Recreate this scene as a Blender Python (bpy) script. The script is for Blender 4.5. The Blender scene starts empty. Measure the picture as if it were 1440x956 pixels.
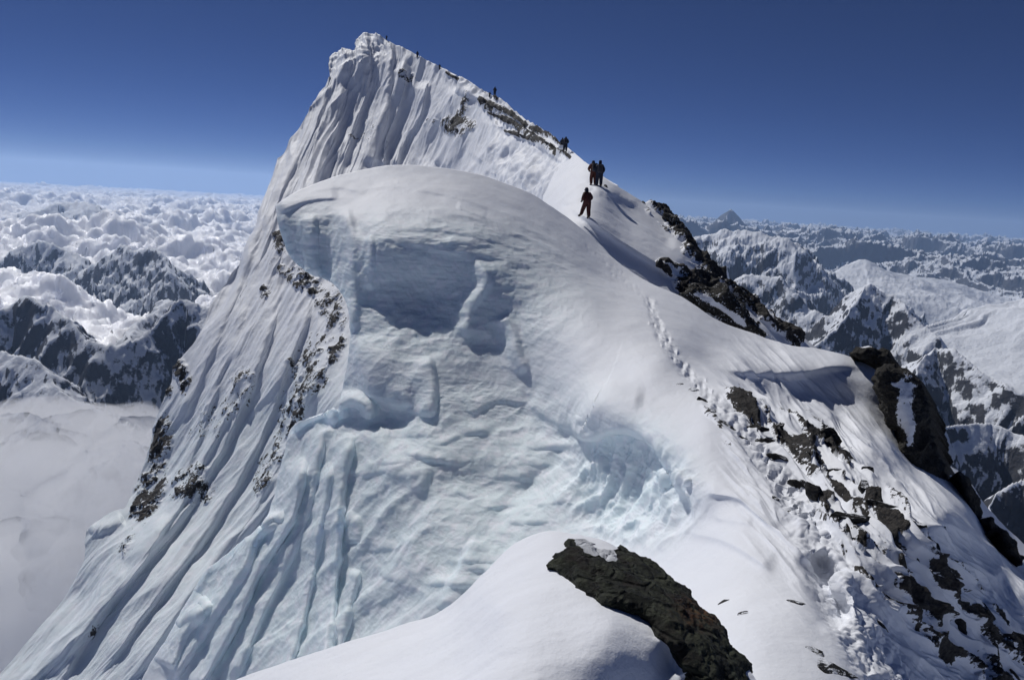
import bpy, math, random
import numpy as np
from mathutils import Vector, Matrix, Euler

random.seed(7)
SC = bpy.context.scene
COL = SC.collection
FPX = 1130.0
PITCH = math.radians(10.2)
ROLL = math.radians(3.58)
SUN_AZ = math.radians(-36)
SUN_EL = math.radians(45)

fw = np.array([0, math.cos(PITCH), -math.sin(PITCH)])
r0 = np.array([1.0, 0, 0]); u0 = np.cross(r0, fw)
rt = math.cos(ROLL)*r0 + math.sin(ROLL)*u0
up = np.cross(rt, fw)

def at(px, py, D):
    """world point of a photo pixel at a given distance along the view axis"""
    px = np.asarray(px, float); py = np.asarray(py, float); D = np.asarray(D, float)
    a = (px-720)/FPX; b = -(py-478)/FPX
    return D[..., None]*(fw + a[..., None]*rt + b[..., None]*up)

# ------------------------------------------------------------------ noise
_rs = np.random.RandomState(11)
_P = _rs.permutation(256); _P = np.concatenate([_P, _P, _P])
_G = _rs.normal(size=(256, 3)); _G /= np.linalg.norm(_G, axis=1)[:, None]
def perlin(p):
    p = np.asarray(p, float)
    i = np.floor(p).astype(np.int64); f = p - i
    w = f*f*f*(f*(f*6-15)+10)
    i &= 255
    out = 0
    X, Y, Z = i[..., 0], i[..., 1], i[..., 2]
    for dx in (0, 1):
        wx = w[..., 0] if dx else 1-w[..., 0]
        A = _P[(X+dx) & 255]
        for dy in (0, 1):
            wy = w[..., 1] if dy else 1-w[..., 1]
            B = _P[A + ((Y+dy) & 255)]
            for dz in (0, 1):
                wz = w[..., 2] if dz else 1-w[..., 2]
                g = _G[_P[B + ((Z+dz) & 255)]]
                d = g[..., 0]*(f[..., 0]-dx) + g[..., 1]*(f[..., 1]-dy) + g[..., 2]*(f[..., 2]-dz)
                out = out + wx*wy*wz*d
    return out*1.5
def fbm(p, o=4, lac=2.03, g=0.5):
    a, s, t = 1.0, 0, 0
    for k in range(o):
        s = s + a*perlin(p + 17.3*k); t += a; a *= g; p = p*lac
    return s/t
def ridged(p, o=5, lac=2.07, g=0.5, pw=1.0):
    a, s, t, w = 1.0, 0, 0, 1.0
    for k in range(o):
        n = (1-np.abs(perlin(p+9.1*k)))**2
        s = s + a*n*w; w = np.clip(n*1.3, 0, 1); t += a; a *= g; p = p*lac
    return s/t
def billow(p, o=5, lac=2.1, g=0.5):
    a, s, t = 1.0, 0, 0
    for k in range(o):
        s = s + a*np.abs(perlin(p+5.7*k)); t += a; a *= g; p = p*lac
    return s/t
def sstep(a, b, x):
    t = np.clip((x-a)/(b-a), 0, 1); return t*t*(3-2*t)

# ------------------------------------------------------------------ curves / distance
def catmull(P, n, smooth=True):
    P = np.asarray(P, float)
    seg = np.linalg.norm(np.diff(P[:, :2], axis=0), axis=1)
    s = np.concatenate([[0], np.cumsum(seg)]); t = np.linspace(0, s[-1], n)
    if not smooth:
        return np.stack([np.interp(t, s, P[:, k]) for k in range(P.shape[1])], 1)
    # monotone-ish cubic hermite on arclength
    m = np.zeros_like(P)
    d = np.diff(P, axis=0)/np.maximum(seg, 1e-6)[:, None]
    m[0] = d[0]; m[-1] = d[-1]
    if len(P) > 2:
        h0 = seg[:-1][:, None]; h1 = seg[1:][:, None]
        m[1:-1] = (d[:-1]*h1 + d[1:]*h0)/(h0+h1)
    k = np.clip(np.searchsorted(s, t, side='right')-1, 0, len(seg)-1)
    h = seg[k]; x = ((t-s[k])/np.maximum(h, 1e-6))[:, None]; h = h[:, None]
    return ((2*x**3-3*x**2+1)*P[k] + (x**3-2*x**2+x)*h*m[k] + (-2*x**3+3*x**2)*P[k+1] + (x**3-x**2)*h*m[k+1])

def polydist(px, py, poly):
    """signed distance to a polyline (positive on the left-hand side walking along, in image x right y down => left is up when walking right), and param 0..1"""
    best = np.full(px.shape, 1e18); sg = np.zeros(px.shape); par = np.zeros(px.shape)
    poly = np.asarray(poly, float)[:, :2]
    L = np.linalg.norm(np.diff(poly, axis=0), axis=1); cum = np.concatenate([[0], np.cumsum(L)])
    for i in range(len(poly)-1):
        a, b = poly[i], poly[i+1]; d = b-a; l2 = (d**2).sum()+1e-12
        t = np.clip(((px-a[0])*d[0]+(py-a[1])*d[1])/l2, 0, 1)
        qx = px-(a[0]+t*d[0]); qy = py-(a[1]+t*d[1])
        dd = qx*qx+qy*qy
        m = dd < best
        best = np.where(m, dd, best)
        cr = d[0]*qy-d[1]*qx
        sg = np.where(m, -np.sign(cr), sg)
        par = np.where(m, (cum[i]+t*L[i])/cum[-1], par)
    return np.sqrt(best), sg, par

class TPS:
    def __init__(s, pts, lam=1e-3):
        pts = np.asarray(pts, float)
        s.c = pts[:, :2]/1000; y = np.log(pts[:, 2]); n = len(pts)
        K = s.U(np.linalg.norm(s.c[:, None]-s.c[None], axis=2)) + lam*np.eye(n)
        P = np.hstack([np.ones((n, 1)), s.c])
        A = np.zeros((n+3, n+3)); A[:n, :n] = K; A[:n, n:] = P; A[n:, :n] = P.T
        w = np.linalg.solve(A, np.concatenate([y, np.zeros(3)]))
        s.w = w[:n]; s.a = w[n:]
    def U(s, r):
        return np.where(r > 1e-9, r*r*np.log(np.maximum(r, 1e-9)), 0)
    def __call__(s, px, py):
        px = np.asarray(px, float); sh = px.shape
        q = np.stack([px.ravel(), np.asarray(py, float).ravel()], 1)/1000
        out = s.a[0]+q@s.a[1:]
        for i in range(len(s.w)):
            r2 = ((q-s.c[i])**2).sum(1)
            out = out + s.w[i]*0.5*np.where(r2 > 1e-18, r2*np.log(np.maximum(r2, 1e-18)), 0)
        return np.exp(out).reshape(sh)

# ------------------------------------------------------------------ object helpers
def tag(o, label=None, cat=None, group=None, kind=None):
    if label: o['label'] = label
    if cat: o['category'] = cat
    if group: o['group'] = group
    if kind: o['kind'] = kind
    return o
def mesh_obj(name, V, F, mat, parent=None, smooth=True, attrs=None):
    me = bpy.data.meshes.new(name)
    V = np.asarray(V, float).reshape(-1, 3); F = np.asarray(F)
    me.vertices.add(len(V)); me.vertices.foreach_set('co', V.ravel())
    n = F.shape[1]
    me.loops.add(F.size); me.loops.foreach_set('vertex_index', F.ravel().astype(np.int32))
    me.polygons.add(len(F)); me.polygons.foreach_set('loop_start', np.arange(0, F.size, n, dtype=np.int32))
    me.update(calc_edges=True)
    me.polygons.foreach_set('use_smooth', np.full(len(F), smooth))
    for k, a in (attrs or {}).items():
        at_ = me.attributes.new(k, 'FLOAT', 'POINT'); at_.data.foreach_set('value', np.asarray(a, np.float32).ravel())
    me.materials.append(mat)
    o = bpy.data.objects.new(name, me); COL.objects.link(o)
    if parent: o.parent = parent
    return o
def grid_faces(nu, nv, flip=False):
    i = np.arange(nu*nv).reshape(nv, nu)
    f = np.stack([i[:-1, :-1], i[1:, :-1], i[1:, 1:], i[:-1, 1:]], -1).reshape(-1, 4)
    return f[:, ::-1] if flip else f
def normals(P):
    du = np.gradient(P, axis=1); dv = np.gradient(P, axis=0)
    n = np.cross(du, dv); n /= np.linalg.norm(n, axis=2)[..., None]+1e-12
    s = np.sign((n*-P).sum(2)); s[s == 0] = 1
    # all normals face the viewer side
    return n*np.sign(np.median((n*-P).sum(2)))

# ------------------------------------------------------------------ materials
def new_mat(name):
    m = bpy.data.materials.new(name); m.use_nodes = True
    nt = m.node_tree; nt.nodes.clear()
    out = nt.nodes.new('ShaderNodeOutputMaterial')
    return m, nt, out
class NB:
    def __init__(s, nt): s.nt = nt
    def n(s, t, **kw):
        x = s.nt.nodes.new(t)
        for k, v in kw.items(): setattr(x, k, v)
        return x
    def set(s, sock, v):
        if isinstance(v, bpy.types.NodeSocket): s.nt.links.new(v, sock)
        else: sock.default_value = v
    def noise(s, scale, detail=4, rough=.5, vec=None, dist=0, typ='FBM'):
        x = s.n('ShaderNodeTexNoise'); x.noise_type = typ
        s.set(x.inputs['Scale'], scale); x.inputs['Detail'].default_value = detail; x.inputs['Roughness'].default_value = rough
        x.inputs['Distortion'].default_value = dist
        if vec is not None: s.set(x.inputs['Vector'], vec)
        return x.outputs[0]
    def obj(s): return s.n('ShaderNodeTexCoord').outputs['Object']
    def mapping(s, vec, scale=(1, 1, 1), rot=(0, 0, 0)):
        x = s.n('ShaderNodeMapping'); s.set(x.inputs['Vector'], vec); x.inputs['Scale'].default_value = scale; x.inputs['Rotation'].default_value = rot
        return x.outputs[0]
    def math(s, op, a, b=0.0, c=None, clamp=False):
        x = s.n('ShaderNodeMath', operation=op, use_clamp=clamp); s.set(x.inputs[0], a); s.set(x.inputs[1], b)
        if c is not None: s.set(x.inputs[2], c)
        return x.outputs[0]
    def ramp(s, fac, a, b):
        x = s.n('ShaderNodeMapRange', interpolation_type='SMOOTHSTEP'); s.set(x.inputs[0], fac); x.inputs[1].default_value = a; x.inputs[2].default_value = b
        return x.outputs[0]
    def mix(s, fac, a, b):
        x = s.n('ShaderNodeMix', data_type='RGBA'); s.set(x.inputs[0], fac)
        s.set(x.inputs[6], a if isinstance(a, bpy.types.NodeSocket) else (*a, 1)); s.set(x.inputs[7], b if isinstance(b, bpy.types.NodeSocket) else (*b, 1))
        return x.outputs[2]
    def attr(s, name):
        x = s.n('ShaderNodeAttribute', attribute_name=name); return x.outputs['Fac']
    def bump(s, h, strength=.5, dist=.1, normal=None):
        x = s.n('ShaderNodeBump'); s.set(x.inputs['Height'], h); s.set(x.inputs['Strength'], strength); x.inputs['Distance'].default_value = dist
        if normal is not None: s.set(x.inputs['Normal'], normal)
        return x.outputs[0]
    def principled(s, base, rough=.7, normal=None, spec=.3):
        x = s.n('ShaderNodeBsdfPrincipled'); s.set(x.inputs['Base Color'], base if isinstance(base, bpy.types.NodeSocket) else (*base, 1))
        s.set(x.inputs['Roughness'], rough); x.inputs['Specular IOR Level'].default_value = spec
        if normal is not None: s.set(x.inputs['Normal'], normal)
        return x

SNOW = (.80, .825, .87)
def mat_snow(name, unit=1.0, rockcol=((.018, .018, .020), (.062, .057, .052)), bump=1.0, sss=False):
    """snow + blue ice (attr ice) + bare rock (attr rock); unit = feature size in metres"""
    m, nt, out = new_mat(name); b = NB(nt); oc = b.obj()
    rockA = b.attr('rock'); iceA = b.attr('ice')
    n1 = b.noise(2.2/unit, 6, .65, oc); n2 = b.noise(9/unit, 5, .6, oc); n3 = b.noise(.6/unit, 3, .5, oc)
    rk = b.math('ADD', rockA, b.math('ADD', b.math('MULTIPLY', b.math('SUBTRACT', n1, .5), 1.0), b.math('MULTIPLY', b.math('SUBTRACT', n2, .5), 1.1)))
    rk = b.ramp(rk, .47, .55)
    rockc = b.mix(b.ramp(n2, .35, .65), rockcol[0], rockcol[1])
    snowc = b.mix(n3, (.76, .785, .84), (.83, .845, .875))
    icef = b.math('MULTIPLY', iceA, b.ramp(n1, .25, .6), clamp=True)
    snowc = b.mix(icef, snowc, (.685, .775, .80))
    colr = b.mix(rk, snowc, rockc)
    bh = b.math('ADD', b.math('MULTIPLY', n1, .5), b.math('MULTIPLY', n2, .25))
    fine = b.noise(40/unit, 4, .6, oc)
    bh = b.math('ADD', bh, b.math('MULTIPLY', fine, .10)); bh = b.math('ADD', bh, b.math('MULTIPLY', b.noise(150/unit, 3, .6, oc), .03))
    if sss:
        lay = b.noise(1.0, 5, .65, b.mapping(oc, (.35, .35, 6.5), (.04, .05, 0))); bh = b.math('ADD', bh, b.math('MULTIPLY', b.math('MULTIPLY', lay, iceA), .55))
    st = b.math('ADD', .17*bump, b.math('MULTIPLY', rk, .8))
    nm = b.bump(bh, st, .35*unit)
    p = b.principled(colr, b.math('ADD', .62, b.math('MULTIPLY', rk, .2)), nm, .25)
    if sss:
        b.set(p.inputs['Subsurface Weight'], b.math('MULTIPLY', b.math('MULTIPLY', iceA, .5), b.math('SUBTRACT', 1.0, rk))); p.inputs['Subsurface Radius'].default_value = (.75, .92, 1.0); p.inputs['Subsurface Scale'].default_value = .6; p.subsurface_method = 'BURLEY'
    nt.links.new(p.outputs[0], out.inputs[0]); return m
def mat_rock(name, c0=(.012, .012, .013), c1=(.05, .048, .045), c2=(.06, .045, .035), unit=1.0, snowy=.0):
    m, nt, out = new_mat(name); b = NB(nt); oc = b.obj()
    sv = b.mapping(oc, (1, 1, 2.2), (.3, .5, .2))
    n1 = b.noise(3/unit, 8, .7, sv); n2 = b.noise(11/unit, 6, .65, sv); n3 = b.noise(1.1/unit, 3, .5, oc)
    c = b.mix(b.ramp(n1, .35, .68), c0, c1)
    c = b.mix(b.math('MULTIPLY', b.ramp(n3, .60, .72), b.ramp(n2, .4, .6)), c, c2)
    if snowy > 0:
        geo = b.n('ShaderNodeNewGeometry'); sx = b.n('ShaderNodeSeparateXYZ'); nt.links.new(geo.outputs['Normal'], sx.inputs[0])
        f = b.math('ADD', sx.outputs['Z'], b.math('MULTIPLY', b.math('SUBTRACT', n1, .5), 1.1))
        c = b.mix(b.ramp(f, 1.02-snowy, 1.10-snowy), c, SNOW)
    nm = b.bump(b.math('ADD', n1, b.math('MULTIPLY', n2, .5)), .9, .12*unit)
    p = b.principled(c, .8, nm, .25)
    nt.links.new(p.outputs[0], out.inputs[0]); return m
def mat_plain(name, col, rough=.7, bumps=0):
    m, nt, out = new_mat(name); b = NB(nt)
    n = b.noise(30, 3, .5, b.obj())
    c = b.mix(n, tuple(x*.8 for x in col), tuple(min(1, x*1.15) for x in col))
    p = b.principled(c, rough, b.bump(n, .3, .01))
    nt.links.new(p.outputs[0], out.inputs[0]); return m

M_SNOW = mat_snow('snow_and_ice', 1.0, sss=True)
M_SUMMIT = mat_snow('summit_snow', 4.0, ((.03, .03, .032), (.088, .084, .082)))
M_ROCK = mat_rock('dark_rock')
M_ROCKS = mat_rock('dark_rock_dusted', snowy=.12)

# ------------------------------------------------------------------ sculpted patch
class Patch:
    def __init__(s, top, bottom, left, right, depth, nu, nv, smooth=(1, 1, 1, 1)):
        T = catmull(top, nu, smooth[0]); B = catmull(bottom, nu, smooth[1]); L = catmull(left, nv, smooth[2]); R = catmull(right, nv, smooth[3])
        L[0] = T[0]; L[-1] = B[0]; R[0] = T[-1]; R[-1] = B[-1]
        u = np.linspace(0, 1, nu)[None, :, None]; v = np.linspace(0, 1, nv)[:, None, None]
        G = (1-v)*T[None]+v*B[None]+(1-u)*L[:, None]+u*R[:, None]-((1-u)*(1-v)*T[0]+u*(1-v)*T[-1]+(1-u)*v*B[0]+u*v*B[-1])
        s.px, s.py = G[..., 0].copy(), G[..., 1].copy()
        s.tps = TPS(depth); s.D = s.tps(s.px, s.py)
        s.nu, s.nv = nu, nv
        s.U = np.broadcast_to(u[..., 0], s.px.shape); s.V = np.broadcast_to(v[..., 0], s.px.shape)
        s.rock = np.zeros(s.px.shape); s.ice = np.zeros(s.px.shape)
        s.rimrock = 0.0
    def ridge(s, poly, wup, wdn, amp, taper=.15):
        """bulge towards the viewer (amp metres, negative = groove); wup/wdn widths in px on the upper/lower (left/right-hand) side"""
        pl = np.asarray(poly, float); pad = 3*max(wup, wdn)
        m = (s.px > pl[:, 0].min()-pad) & (s.px < pl[:, 0].max()+pad) & (s.py > pl[:, 1].min()-pad) & (s.py < pl[:, 1].max()+pad)
        if not m.any(): return
        d, sg, par = polydist(s.px[m], s.py[m], catmull(pl, max(12, len(pl)*5)))
        w = np.where(sg > 0, wup, wdn)
        e = sstep(0, taper, par)*sstep(0, taper, 1-par) if taper > 0 else 1
        s.D[m] -= amp*np.exp(-(d/w)**2)*e
    def blob(s, x, y, rx, ry, amp, ang=0):
        c, si = math.cos(ang), math.sin(ang)
        X = (s.px-x)*c+(s.py-y)*si; Y = -(s.px-x)*si+(s.py-y)*c
        s.D -= amp*np.exp(-(X/rx)**2-(Y/ry)**2)
    def mask(s, x, y, rx, ry, ang=0, soft=.5):
        c, si = math.cos(ang), math.sin(ang)
        X = (s.px-x)*c+(s.py-y)*si; Y = -(s.px-x)*si+(s.py-y)*c
        r = np.sqrt((X/rx)**2+(Y/ry)**2)
        return 1-sstep(1-soft, 1+soft, r)
    def linemask(s, poly, w):
        d, sg, par = polydist(s.px, s.py, poly)
        return np.exp(-(d/w)**2)
    def pts(s): return at(s.px, s.py, s.D)
    def depth_at(s, x, y):
        k = np.argmin((s.px-x)**2+(s.py-y)**2); return s.Pf.reshape(-1, 3)[k]
    def finish(s, name, mat, noise, back=None, skirt=12.0, lback=None):
        P = s.pts(); N = normals(P)
        if noise is not None:
            P = P + N*noise(P)[..., None]
        s.Pf = P; s.Nf = normals(P)
        rows = [P]; att = {'rock': [s.rock], 'ice': [s.ice]}
        nu, nv = s.nu, s.nv
        V = P.reshape(-1, 3); F = grid_faces(nu, nv)
        # closed body: the rim is carried backwards / downwards so the mass has real depth behind it
        idx = np.arange(nu*nv).reshape(nv, nu)
        rim = np.concatenate([idx[0, :], idx[1:, -1], idx[-1, -2::-1], idx[-2:0:-1, 0]])
        n = len(rim); base = len(V); prev = rim; VV = [V]; FF = [F]
        R0 = V[rim]
        bk = back if back is not None else (0, 1, -.6)
        bk = np.array(bk, float); BK = np.tile(bk, (n, 1)); DZ = np.ones(n)
        if lback is not None: jj = np.arange(n) >= 2*(nu-1)+nv-1; ry = s.py.ravel()[rim]; ww = sstep(620, 450, s.px[0])[:, None]; BK[:nu] = bk*(1-ww)+np.array([.5, .9, -.12])*ww; DZ[:nu] = 1-ww[:, 0]; BK[jj & (ry < 455)] = lback; DZ[jj & (ry < 455)] = 0; BK[jj & (ry >= 455)] = np.array(lback)+np.array([0, 0, -1.4])
        for k, (a, dz) in enumerate(((.02, 0), (.1, .02), (.3, .10), (1.0, .55))):
            Q = R0 + skirt*(a*BK) - (skirt*dz*DZ)[:, None]*np.array([0, 0, 1.])
            VV.append(Q); cur = base+np.arange(n); base += n
            nx = np.roll(np.arange(n), -1)
            FF.append(np.stack([prev, prev[nx], cur[nx], cur], 1)); prev = cur
        c = V.mean(0)+skirt*bk+np.array([0, 0, -skirt*.9])
        VV.append(c[None]); 
        nx = np.roll(np.arange(n), -1)
        FF.append(np.stack([prev, prev[nx], np.full(n, base), np.full(n, base)], 1)[:, :3][:, [0, 1, 2, 2]])
        V = np.concatenate(VV); extra = len(V)-nu*nv
        rk = np.concatenate([s.rock.ravel(), np.full(extra, s.rimrock)]); ic = np.concatenate([s.ice.ravel(), np.zeros(extra)])
        Fq = np.concatenate(FF[:-1]); Ft = FF[-1][:, :3]
        me = bpy.data.meshes.new(name)
        me.vertices.add(len(V)); me.vertices.foreach_set('co', V.ravel())
        li = np.concatenate([Fq.ravel(), Ft.ravel()]).astype(np.int32)
        ls = np.concatenate([np.arange(len(Fq))*4, len(Fq)*4+np.arange(len(Ft))*3]).astype(np.int32)
        me.loops.add(len(li)); me.loops.foreach_set('vertex_index', li)
        me.polygons.add(len(ls)); me.polygons.foreach_set('loop_start', ls)
        me.update(calc_edges=True); me.polygons.foreach_set('use_smooth', np.ones(len(ls), bool))
        for k, a in (('rock', rk), ('ice', ic)):
            t = me.attributes.new(k, 'FLOAT', 'POINT'); t.data.foreach_set('value', a.astype(np.float32))
        me.materials.append(mat)
        o = bpy.data.objects.new(name, me); COL.objects.link(o); return o

QUAL = 1.0
# =================================================================== MAIN DOME, ICE FACE, RIGHT SLOPE
top = [(388,291),(410,274),(440,260),(480,246),(530,236),(580,233),(640,238),(700,253),(750,274),(790,300),(830,332),(880,378),(920,400),(958,418),(1009,450),(1050,466),(1110,484),(1160,492),(1203,506),(1240,530),(1275,585),(1310,640),(1350,665),(1395,720),(1440,765),(1540,840)]
left = [(388,291),(396,330),(412,366),(440,386),(472,402),(488,425),(494,470),(488,520),(470,585),(412,600),(400,640),(372,735),(300,800),(240,890),(110,1100)]
bottom = [(110,1100),(500,1120),(900,1120),(1200,1120),(1640,1120)]
right = [(1540,840),(1640,1120)]
depth = [(388,291,40),(440,260,41.5),(480,246,42),(560,234,42.5),(640,238,42.5),(700,253,43),(750,274,43.8),(790,300,44.2),(830,335,43.6),(880,378,41.5),(735,283,41),(770,312,40),(808,347,39.1),(850,384,38.3),(958,418,38),(1050,466,37),(1160,492,36),(1203,506,35),
 (480,300,38.5),(560,290,38),(650,300,37),(600,335,35.2),(530,345,35.2),(690,360,34.5),(740,330,37.5),
 (420,320,38.5),(450,370,38),(400,340,39),(600,420,34.6),(540,420,34.4),(600,500,32),(510,500,33),(490,450,34.5),(485,560,32.6),(600,650,28.2),(540,620,29.8),(600,800,24.8),(600,900,23),
 (480,700,29.5),(470,850,27),(400,700,31.5),(380,880,28),(300,850,31),(240,930,31),(200,1000,30),(330,980,27),
 (750,560,30.2),(740,640,28.2),(800,620,28),(800,700,25.3),(720,760,25),(850,700,24.6),(720,850,22.5),
 (700,430,33.2),(760,450,32),(830,430,32),(900,440,32.5),(760,520,30.5),(840,520,28),(840,580,25.5),(880,545,26.3),(900,590,24),(960,590,22.6),(870,640,24.5),(930,660,22.2),(980,680,19.5),(930,740,20.5),(880,760,22),
 (940,500,27),(1000,600,21.3),(1050,700,17.5),(1100,800,14.5),(1150,900,12.2),(1200,980,11),(1300,900,15),(1400,900,19),(1440,830,24),(1333,719,22.5),(1218,629,24.5),(1119,594,25.3),(1064,565,26),(995,515,28.8),(1540,900,27),(1440,980,18),(1000,800,15.5),(950,860,14.5),(1050,956,11),(900,1000,13),
 (1040,500,31.5),(1118,515,31.8),(1180,520,32.5),(1080,545,30.6),(1120,565,30.4),(1180,600,30),(1230,610,30.5),(1290,650,31),(1240,532,33.4),(1262,575,32.4),(1222,560,31.6),(1350,690,31),(1400,760,31),(1450,800,32)]
M = Patch(top, bottom, left, right, depth, int(1150*QUAL), int(800*QUAL))
# --- sculpting strokes -------------------------------------------------
M.ridge([(662,362),(680,378),(684,396),(672,418),(660,440),(655,480)], 6, 14, 0.26)          # curling lip right of the niche
M.ridge([(684,368),(690,396),(676,430),(664,480)], 30, 12, 0.25)
M.ridge([(520,338),(560,338),(620,350),(675,366)], 34, 6, 0.12)                              # roof of the niche
M.ridge([(521,330),(522,370),(519,410)], 5, 9, 0.3)
M.blob(598,392,60,30,-0.17)
M.ridge([(484,285),(494,330),(498,400),(496,470)], 8, 12, 0.4)
M.ridge([(505,320),(509,370),(506,430)], 6, 6, 0.14)
M.ridge([(440,300),(441,350),(447,392)], 5, 14, 0.35)
M.ridge([(470,300),(462,350),(462,396)], 8, 8, -0.2)
M.blob(418,335,16,36,-.2)
M.ridge([(392,300),(430,283),(478,276)], 14, 4, .22)
M.ridge([(704,440),(718,462),(730,505),(742,525)], 7, 12, 0.28); M.blob(698,478,20,26,-.22)
M.ridge([(985,512),(1010,514),(1047,522),(1118,524),(1172,514),(1228,516)], 30, 7, 0.9, .3)     # lip over the shaded hollow
M.blob(1140,566,95,26,-.6)
M.ridge([(960,492),(995,518),(1064,563),(1119,592),(1179,622),(1218,629),(1263,667),(1333,717),(1440,822)], 7, 60, 1.6)  # crest of the trail slope
# overhanging cornice right of the bowl
M.ridge([(800,575),(808,596),(818,612),(838,611),(862,602),(905,610),(938,640),(962,690),(985,745)], 55, 4, .85, .2)
M.blob(866,566,42,30,.5); M.blob(890,640,40,14,-.12)
M.ridge([(816,600),(832,574),(868,556),(908,562)], 12, 14, .3)
M.ridge([(816,585),(812,600),(820,612)], 8, 6, .2)
M.blob(545,515,38,42,.4); M.ridge([(470,600),(474,575),(494,563),(514,572),(524,590)], 8, 5, .35)
# broken ice in the bowl
M.ridge([(742,566),(780,590),(808,604)], 16, 6, 0.174)
M.ridge([(655,585),(700,562),(742,566)], 16, 6, 0.124)
M.ridge([(612,640),(650,650),(668,640)], 12, 5, 0.074)
M.ridge([(601,500),(608,545),(604,590)], 5, 22, 0.279)
M.blob(552,590,34,34,-.8)
M.ridge([(505,470),(512,520),(530,556),(560,566),(590,560)], 26, 7, 0.341)
M.ridge([(486,590),(484,572),(498,562),(512,566),(524,588)], 9, 7, 0.310)
M.ridge([(520,600),(545,640),(575,668),(610,676)], 16, 14, 0.186)
M.ridge([(410,604),(430,588),(468,574)], 9, 6, 0.372)
M.ridge([(468,600),(440,660),(424,690)], 7, 10, 0.186)
M.ridge([(832,720),(842,690),(850,662),(850,640)], 4, 7, 0.198); M.ridge([(868,766),(900,720),(936,680),(950,655)], 5, 9, 0.248)
M.ridge([(905,775),(918,740),(928,700)], 4, 7, 0.155); M.ridge([(930,780),(940,740),(945,700)], 4, 6, 0.124); M.ridge([(936,678),(955,672),(972,680)], 7, 5, 0.217)
M.ridge([(620,860),(648,800),(672,752)], 4, 26, 0.310)
M.blob(690,690,90,30,-.35); M.ridge([(690,740),(740,690),(800,640)], 12, 12, -0.217)
M.ridge([(488,730),(500,735),(500,765)], 8, 9, 0.279)
# wind strata, uneven and faint
for k in range(34):
    x0 = random.uniform(480, 760); ln = random.uniform(50, 150); yy = random.uniform(600, 830); sl_ = random.uniform(-.18, .12)
    M.ridge([(x0, yy), (x0+ln*.35, yy+ln*.35*sl_+random.uniform(-6, 6)), (x0+ln*.7, yy+ln*.7*sl_+random.uniform(-5, 5)), (x0+ln, yy+ln*sl_)], random.uniform(5, 12), random.uniform(3, 5), random.uniform(.03, .12), .35)
# flutes of the lower left ice wall
for pl, a in (([(497,610),(482,680),(476,760),(468,860),(455,1000)],.4), ([(470,650),(452,740),(430,850),(400,960)],.3), ([(430,640),(410,730),(366,800),(330,880),(270,980)],.5),
              ([(455,600),(440,690),(410,780),(370,860),(330,960)],.25), ([(400,735),(372,745),(345,800),(300,870),(240,960)],.45), ([(300,850),(270,880),(240,940)],.4), ([(505,800),(490,860),(470,940)],.25)):
    M.ridge(pl, 4, 18, a*1.5, .08)
M.ridge([(368,740),(385,728),(402,730)], 8, 5, .4); M.ridge([(252,880),(268,866),(288,862)], 8, 6, .4)
# upper dome wind furrows
for pl in ([(500,285),(560,292),(640,300),(760,345),(900,420)], [(480,266),(560,262),(660,282),(760,318)], [(560,318),(640,326),(720,346),(820,400)], [(560,268),(620,270),(690,290)], [(430,270),(480,262),(520,272)], [(530,300),(580,300),(640,316)], [(600,352),(650,352),(700,362),(760,378)], [(590,344),(640,340),(700,346)], [(690,300),(760,330),(860,392)]):
    M.ridge(pl, 12, 4, .11, .3)
M.ridge([(640,290),(662,298),(684,307)], 8, 2.5, .14)
M.ridge([(985,690),(1040,700),(1100,745)], 18, 6, .16); M.ridge([(960,745),(1010,755),(1090,800)], 20, 7, .14); M.ridge([(1000,725),(1060,735)], 10, 5, .07)
TRAIL = [(912,422),(922,450),(940,485),(968,525),(1000,560),(1040,600),(1078,645),(1110,690),(1140,745),(1165,800),(1195,860),(1225,910),(1260,980)]
dT, sT, pT = polydist(M.px, M.py, catmull(TRAIL, 80))
wT = 7+34*pT**1.3
trail = np.exp(-(dT/wT)**4)
M.D += trail*(.10+.12*pT)                                       # shallow trench
M.ridge([(1150,770),(1165,820),(1190,880)], 12, 24, -.85, .2); M.ridge([(1178,800),(1200,850),(1225,905),(1240,960)], 14, 18, .35, .1)
# footprints: paired pits
for i, t in enumerate(np.linspace(0, .62, 46)):
    c = catmull(TRAIL, 400)[int(t*399)]
    sd = 1 if i % 2 else -1; g = random.uniform(.6, 1.3)
    M.blob(c[0]+sd*(3+7*t)+random.uniform(-4,4), c[1]+random.uniform(-4,4), (2.4+3*t)*g, (4.2+3*t)*g, -.2-.1*t, random.uniform(-.6,.2))
    if random.random() < .6: M.blob(c[0]+sd*(8+11*t)+random.uniform(-3,3), c[1]-4+random.uniform(-5,5), (2+2.4*t)*g, (3+3*t)*g, .13, random.uniform(-1,1))
for i in range(26):
    t = i/26; x = 818+t*92+random.uniform(-3, 3); y = 343+t*76+random.uniform(-3, 3)+(3 if i % 2 else -3)
    M.blob(x, y, 2.6*random.uniform(.6, 1.4), 2.2, -.06, .7)
# rock and ice masks
slope = sstep(0,1,0)
rk = np.zeros(M.px.shape)
d1, s1, _ = polydist(M.px, M.py, [(1020,570),(1090,640),(1150,720),(1220,800),(1300,880),(1380,960)])
d2, s2, _ = polydist(M.px, M.py, [(1060,580),(1130,620),(1200,690),(1280,780),(1380,880),(1460,960)])
band = np.maximum(np.exp(-(d1/34)**2), np.exp(-(d2/36)**2))
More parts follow.
